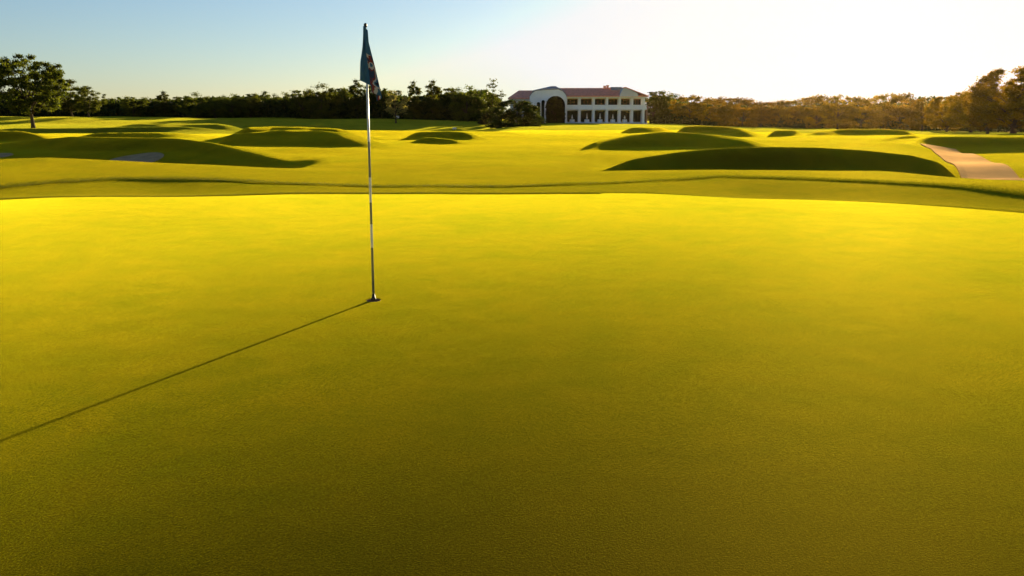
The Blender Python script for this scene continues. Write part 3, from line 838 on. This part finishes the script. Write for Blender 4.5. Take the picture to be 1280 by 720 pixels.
# white-covered terrace tables with folded parasols under the loggia
def table(px, label, tall):
    root = empty('terrace_table', (chx + cxp(px), CHY + 0.95, CHZ + 0.025))
    m_ = MB(); seg = 20; rings = []
    prof = [(0.0, 0.76), (0.52, 0.76), (0.55, 0.74), (0.57, 0.55), (0.62, 0.25), (0.66, 0.04)]
    vs = []; fs = []
    for j, (r_, z) in enumerate(prof):
        for k in range(seg):
            q = r_ * (1 + (0.07 * math.sin(5 * 2 * PI * k / seg) if j > 2 else 0))
            vs.append((q * math.cos(2*PI*k/seg), q * math.sin(2*PI*k/seg), z))
    for j in range(len(prof) - 1):
        for k in range(seg): fs.append([j*seg+k, (j+1)*seg+k, (j+1)*seg+(k+1) % seg, j*seg+(k+1) % seg])
    m_.add(vs, fs); m_.build('tablecloth', M['cloth'], root, True)
    m_ = MB(); m_.tube([(0,0,0.02),(0,0,0.74)], [0.05,0.05], 8); m_.build('pedestal', M['dark_metal'], root)
    m_ = MB(); m_.tube([(0,0,0.77),(0,0,tall)], [0.03,0.03], 8); m_.build('pole', M['white_paint'], root)
    m_ = MB(); m_.tube([(0,0,0.95),(0,0,1.1),(0,0,1.35),(0,0,tall-0.05)], [0.24,0.20,0.13,0.04], 10); m_.build('canopy', M['cloth'], root, True)
    tag(root, label, 'table', 'terrace tables under the clubhouse loggia')
table(715.5, 'white covered table with folded parasol in the bay next to the portal', 1.9)
table(734.0, 'white covered table with folded parasol, second bay right of the portal', 2.25)
table(750.5, 'white covered table with folded parasol, third bay right of the portal', 2.2)
table(766.5, 'white covered table with folded parasol, fourth bay right of the portal', 2.0)
table(781.5, 'white covered table with short folded parasol, fifth bay right of the portal', 1.7)

# ------------------------------------------------------------------ cart path: a concrete slab over the ground
def cart_path():
    C = [(1262, 231, 24.0), (1247, 224, 27.5), (1232, 214, 31.5), (1213, 203, 36.5), (1194, 194, 42), (1182, 189, 46.5), (1172, 186.5, 49)]
    P = [at(*c) for c in C]
    # dense polyline
    pts = []
    for i in range(len(P) - 1):
        p0 = P[max(i-1, 0)]; p1 = P[i]; p2 = P[i+1]; p3 = P[min(i+2, len(P)-1)]
        for k in range(24):
            u = k / 24
            pts.append(0.5 * ((2*p1) + (-p0+p2)*u + (2*p0-5*p1+4*p2-p3)*u*u + (-p0+3*p1-3*p2+p3)*u**3))
    pts.append(P[-1])
    pts = np.array([(p.x, p.y) for p in pts])
    d = np.gradient(pts, axis=0); d /= np.linalg.norm(d, axis=1)[:, None]
    nn = np.stack([-d[:, 1], d[:, 0]], -1)
    offs = np.linspace(-PW, PW, 9)
    V = []
    for j, o_ in enumerate(offs):
        q = pts + nn * o_
        z = terrain(q[:, 0], q[:, 1]) + 0.05
        V.append(np.stack([q[:, 0], q[:, 1], z], -1))
    for q in V: q[:14, 2] -= 0.30 * (1 - np.arange(14) / 14.0) ** 1.5
    V = [V[0] - [0, 0, 0.22]] + V + [V[-1] - [0, 0, 0.22]]
    V = np.stack(V, 1); n, m = V.shape[:2]
    i, j = np.meshgrid(np.arange(n-1), np.arange(m-1), indexing='ij')
    f = np.stack([i*m+j, (i+1)*m+j, (i+1)*m+j+1, i*m+j+1], -1).reshape(-1, 4)[:, ::-1]
    tag(mesh_np('cart_path', V.reshape(-1, 3), f, M['path'], None, False), 'warm sunlit concrete cart path', None, None, 'structure')
PW = 0.90
cart_path()

# ------------------------------------------------------------------ bunkers: sand sheets lying in the hollows
def bunker(name, px, py, Y, rx, ry, label, rot=0.0):
    c = at(px, py, Y)
    n, m = 24, 72
    V = []
    for a_ in np.linspace(0.02, 1.0, n):
        for k in range(m):
            th = 2 * PI * k / m
            rr = a_ * (1 + 0.10 * math.sin(2*th + 1.0) + 0.07 * math.sin(3*th + px))
            x = rx * rr * math.cos(th); y = ry * rr * math.sin(th)
            x, y = x*math.cos(rot) - y*math.sin(rot), x*math.sin(rot) + y*math.cos(rot)
            V.append((c.x + x, c.y + y))
    V = np.array(V); z = terrain(V[:, 0], V[:, 1]) + 0.035
    ring = np.repeat(np.linspace(0.02, 1.0, n), m)
    z = z - 0.10 * sstep(0.93, 1.0, ring)
    V = np.column_stack([V, z])
    i, j = np.meshgrid(np.arange(n-1), np.arange(m), indexing='ij'); j2 = (j+1) % m
    f = np.stack([i*m+j, (i+1)*m+j, (i+1)*m+j2, i*m+j2], -1).reshape(-1, 4)
    o = mesh_np(name, V, f, M['sand'])
    tag(o, label, None, None, 'structure')
bunker('sand_bunker', 168, 203, 34.4, 1.0, 1.3, 'pale sand bunker in the shade of the left mound')
bunker('sand_bunker', -14, 197, 36.0, 0.85, 0.8, 'second sand bunker cut by the left edge')

# ------------------------------------------------------------------ flagstick, flag, hole
def striped_pole():
    m, t = new_mat('striped_pole')
    tc = t.node('ShaderNodeTexCoord').outputs['Object']
    sp = t.node('ShaderNodeSeparateXYZ', inp={0: tc})
    z = sp.outputs['Z']
    f = t.math('DIVIDE', z, 2.05)
    rp = t.node('ShaderNodeValToRGB'); t.l.new(f, rp.inputs[0]); rp.color_ramp.interpolation = 'CONSTANT'
    e = rp.color_ramp.elements
    st = [(0.0, 0), (0.20, 1), (0.29, 0), (0.375, 1), (0.465, 0), (0.60, 1)]
    while len(e) < len(st): e.new(0.5)
    W_, D_ = (0.60, 0.61, 0.60, 1), (0.11, 0.125, 0.10, 1)
    for i, (p, q) in enumerate(st): e[i].position = p; e[i].color = W_ if q else D_
    p = t.node('ShaderNodeBsdfPrincipled', inp={'Base Color': rp.outputs[0], 'Roughness': 0.32, 'Specular IOR Level': 0.6})
    t.l.new(p.outputs[0], t.out.inputs[0]); return m
M['pole'] = striped_pole()
def flag_mat():
    m, t = new_mat('flag_cloth')
    uv = t.node('ShaderNodeAttribute', attribute_name='cloth').outputs['Vector']
    sp = t.node('ShaderNodeSeparateXYZ', inp={0: uv})
    u = sp.outputs['X']
    n1 = t.noise(uv, 5.5, 2, 0.5, 0.6)
    pat = t.node('ShaderNodeValToRGB'); t.l.new(n1, pat.inputs[0]); pat.color_ramp.interpolation = 'CONSTANT'
    e = pat.color_ramp.elements
    st = [(0.0, (0.05, 0.07, 0.12)), (0.40, (0.26, 0.06, 0.055)), (0.465, (0.55, 0.52, 0.50)), (0.54, (0.06, 0.16, 0.28)), (0.62, (0.03, 0.03, 0.05))]
    while len(e) < len(st): e.new(0.5)
    for i, (p_, c_) in enumerate(st): e[i].position = p_; e[i].color = (*c_, 1)
    blue = t.ramp(t.noise(uv, 8, 3), [(0.3, (0.06, 0.15, 0.25)), (0.7, (0.085, 0.20, 0.32))])
    k = t.math('MULTIPLY', t.math('GREATER_THAN', u, 0.52), t.math('GREATER_THAN', sp.outputs['Y'], 0.20))
    c = t.mix(k, blue, pat.outputs[0])
    d = t.node('ShaderNodeBsdfDiffuse', inp={'Color': c, 'Roughness': 0.5})
    tr = t.node('ShaderNodeBsdfTranslucent', inp={'Color': c})
    mx = t.node('ShaderNodeMixShader', inp={0: 0.25})
    t.l.new(d.outputs[0], mx.inputs[1]); t.l.new(tr.outputs[0], mx.inputs[2]); t.l.new(mx.outputs[0], t.out.inputs[0])
    return m
M['flag'] = flag_mat()
fs_ = empty('flagstick', (CUPX, CUPY, CUPZ))
tag(fs_, 'slender banded flagstick with limp blue flag standing in the hole', 'flagstick')
TOP = CAMZ + ray(456, 31)[1] * CUPY - CUPZ
b = MB()
b.tube([(0,0,-0.10),(0,0,0.25),(0,0,1.1),(0,0,TOP-0.02)], [0.0100,0.0098,0.0090,0.0078], 16)
b.build('pole', M['pole'], fs_, True)
b = MB(); b.tube([(0,0,TOP-0.02),(0,0,TOP-0.012),(0,0,TOP+0.006),(0,0,TOP+0.013)], [0.006,0.013,0.012,0.004], 14); b.build('cap', M['dark_metal'], fs_, True)
b = MB(); b.tube([(0,0,0.0),(0,0,0.012),(0,0,0.02),(0,0,0.05)], [0.021,0.021,0.015,0.0105], 16); b.build('ferrule', M['dark_metal'], fs_, True)
def flag():
    nu, nv = 90, 60
    px2m = 1 / 162.5
    V = np.zeros((nu, nv, 3)); UV = np.zeros((nu, nv, 3))
    for i in range(nu):
        u = i / (nu - 1)
        for j in range(nv):
            v = j / (nv - 1)
            # hangs from the hoist: outer cloth slides down and gathers in folds
            drop = 0.20 * u ** 1.6
            ln = 0.385 - 0.03 * u
            if u > 0.55: ln = ln - 0.02 * (u - 0.55)
            z = TOP - 0.012 - drop * (0.35 + 0.65 * (1 - (1 - v) ** 3)) - v * ln
            s = (TOP - z) / 0.58                       # 0 top .. 1 lowest tip
            wd = 0.012 + 0.034 * min(1, s * 1.25)
            lean = 0.062 * max(0, s - 0.18) ** 1.0
            a_ = 1 - u
            if u < 0.18:   x = -0.010 - (wd * 1.0) * (u / 0.18) ** 0.7 * min(1, s*2.2)
            elif u < 0.56: x = -0.010 - wd * min(1, s*2.2) + (2.05 * wd + lean * 0.4) * ((u - 0.18) / 0.38)
            else:
                q = (u - 0.56) / 0.44
                x = -0.010 + wd * 0.75 + lean * 0.9 + wd * 0.62 * math.sin(q * PI * 2.6 + 1.9) + 0.020 * q * s
            y = -0.020 - 0.009 * math.sin(u * PI * 3.1 + 0.4) - 0.012 * s * math.sin(u * 17 + v * 2.0) - 0.006 * math.sin(v * 9 + u * 8)
            if u < 0.06: y = y * (u / 0.06) - 0.009 * (1 - u / 0.06); x = x * (u / 0.06)
            V[i, j] = (x, y, z); UV[i, j] = (u, v * 0.7, 0)
    i, j = np.meshgrid(np.arange(nu-1), np.arange(nv-1), indexing='ij')
    f = np.stack([i*nv+j, (i+1)*nv+j, (i+1)*nv+j+1, i*nv+j+1], -1).reshape(-1, 4)
    o = mesh_np('flag', V.reshape(-1, 3), f, M['flag'], fs_)
    a = o.data.attributes.new('cloth', 'FLOAT_VECTOR', 'POINT'); a.data.foreach_set('vector', UV.reshape(-1).astype(np.float32))
    md = o.modifiers.new('cloth thickness', 'SOLIDIFY'); md.thickness = 0.0012
flag()
hole = empty('golf_hole', (CUPX, CUPY, CUPZ))
tag(hole, 'small round hole with dark cup in the green at the foot of the flagstick', 'golf hole')
def lathe(prof, seg=48):
    vs = [(r_*math.cos(2*PI*k/seg), r_*math.sin(2*PI*k/seg), z) for r_, z in prof for k in range(seg)]
    fs = [[j*seg+k, j*seg+(k+1) % seg, (j+1)*seg+(k+1) % seg, (j+1)*seg+k] for j in range(len(prof)-1) for k in range(seg)]
    m_ = MB(); m_.add(vs, fs); return m_
lathe([(0.0538, -0.002), (0.0538, -0.03)]).build('soil_edge', M['brick'], hole, True)
lathe([(0.0536, -0.026), (0.0515, -0.026), (0.051, -0.15), (0.001, -0.152)]).build('cup', M['cup'], hole, True)

# ------------------------------------------------------------------ little white markers on the far fairway
def marker(px, py, Y, w_, h_, label):
    t_, _ = ray(px, py); x = t_ * Y; z = tz(x, Y)
    root = empty('tee_marker', (x, Y, z), 0.3)
    b = MB(); b.tube([(0,0,0.0),(0,0,h_*0.55)], [0.05,0.05], 8); b.build('stake', M['dark_metal'], root)
    b = MB(); b.tube([(-w_/2,0,h_*0.7),(-w_*0.35,0,h_*0.72),(w_*0.35,0,h_*0.72),(w_/2,0,h_*0.7)], [h_*0.28,h_*0.42,h_*0.42,h_*0.28], 10); b.build('head', M['white_paint'], root, True)
    tag(root, label, 'marker', 'white markers on the far shaded fairway')
marker(363, 150, 200, 1.0, 0.45, 'white marker on the shaded fairway midway between large oak and flagstick')
marker(497, 151, 180, 0.6, 0.55, 'white marker at the foot of the pale young tree')
marker(568, 154, 150, 0.65, 0.40, 'white marker on the shaded fairway below the tall slender tree')
#@@END@@

# ------------------------------------------------------------------ light, sky, camera
w = bpy.data.worlds.new('World'); S.world = w; w.use_nodes = True
t = NT(w.node_tree); t.n.clear()
sky = t.node('ShaderNodeTexSky'); sky.sky_type = 'NISHITA'; sky.sun_disc = False
sky.sun_elevation = SUN_EL; sky.sun_rotation = SUN_AZ
sky.air_density = 1.0; sky.dust_density = 0.35; sky.ozone_density = 2.5; sky.altitude = 100
bg = t.node('ShaderNodeBackground', inp={'Strength': 0.05})
hs = t.node('ShaderNodeHueSaturation', inp={'Saturation': 0.95, 'Color': sky.outputs[0]})
tn = t.mix(1.0, hs.outputs[0], (0.93, 0.985, 1.12), 'MULTIPLY')
cap = t.mix(1.0, tn, (6.75, 6.92, 7.12), 'DARKEN')     # the photograph's sky tops out just under white
t.l.new(cap, bg.inputs[0])
wo = t.node('ShaderNodeOutputWorld'); t.l.new(bg.outputs[0], wo.inputs[0])

sd = bpy.data.lights.new('sun', 'SUN'); sd.energy = 5.0; sd.angle = R(0.7); sd.color = (1.0, 0.80, 0.48)
so = bpy.data.objects.new('sun', sd); link(so)
dv = Vector((math.sin(SUN_AZ) * math.cos(SUN_EL), math.cos(SUN_AZ) * math.cos(SUN_EL), math.sin(SUN_EL)))
so.rotation_euler = dv.to_track_quat('Z', 'Y').to_euler(); so.location = dv * 60

cd = bpy.data.cameras.new('camera'); cd.sensor_width = 36; cd.lens = 36 * F / 1280
cd.clip_end = 12000; cd.clip_start = 0.05
co = bpy.data.objects.new('camera', cd); link(co)
co.location = (0, 0, CAMZ); co.rotation_euler = (PI / 2 - PITCH, 0, 0)
S.camera = co
hz = MB(); hz.box(-900, 900, -60, 900, -9, 60)
ho = hz.build('haze', None); tag(ho, 'thin warm evening haze over the course', None, None, 'stuff')
hm = bpy.data.materials.new('evening_haze'); hm.use_nodes = True; hm.node_tree.nodes.clear(); ht = NT(hm.node_tree)
hv = ht.node('ShaderNodeVolumePrincipled', inp={'Color': (1.0, 0.70, 0.30, 1), 'Density': 0.000014, 'Anisotropy': 0.85})
hu = ht.node('ShaderNodeOutputMaterial'); ht.l.new(hv.outputs[0], hu.inputs['Volume'])
ho.data.materials.append(hm)
S.view_settings.view_transform = 'Standard'; S.view_settings.look = 'None'
S.view_settings.exposure = 1.4; S.view_settings.gamma = 1.0
S.cycles.max_bounces = 6; S.cycles.transparent_max_bounces = 8
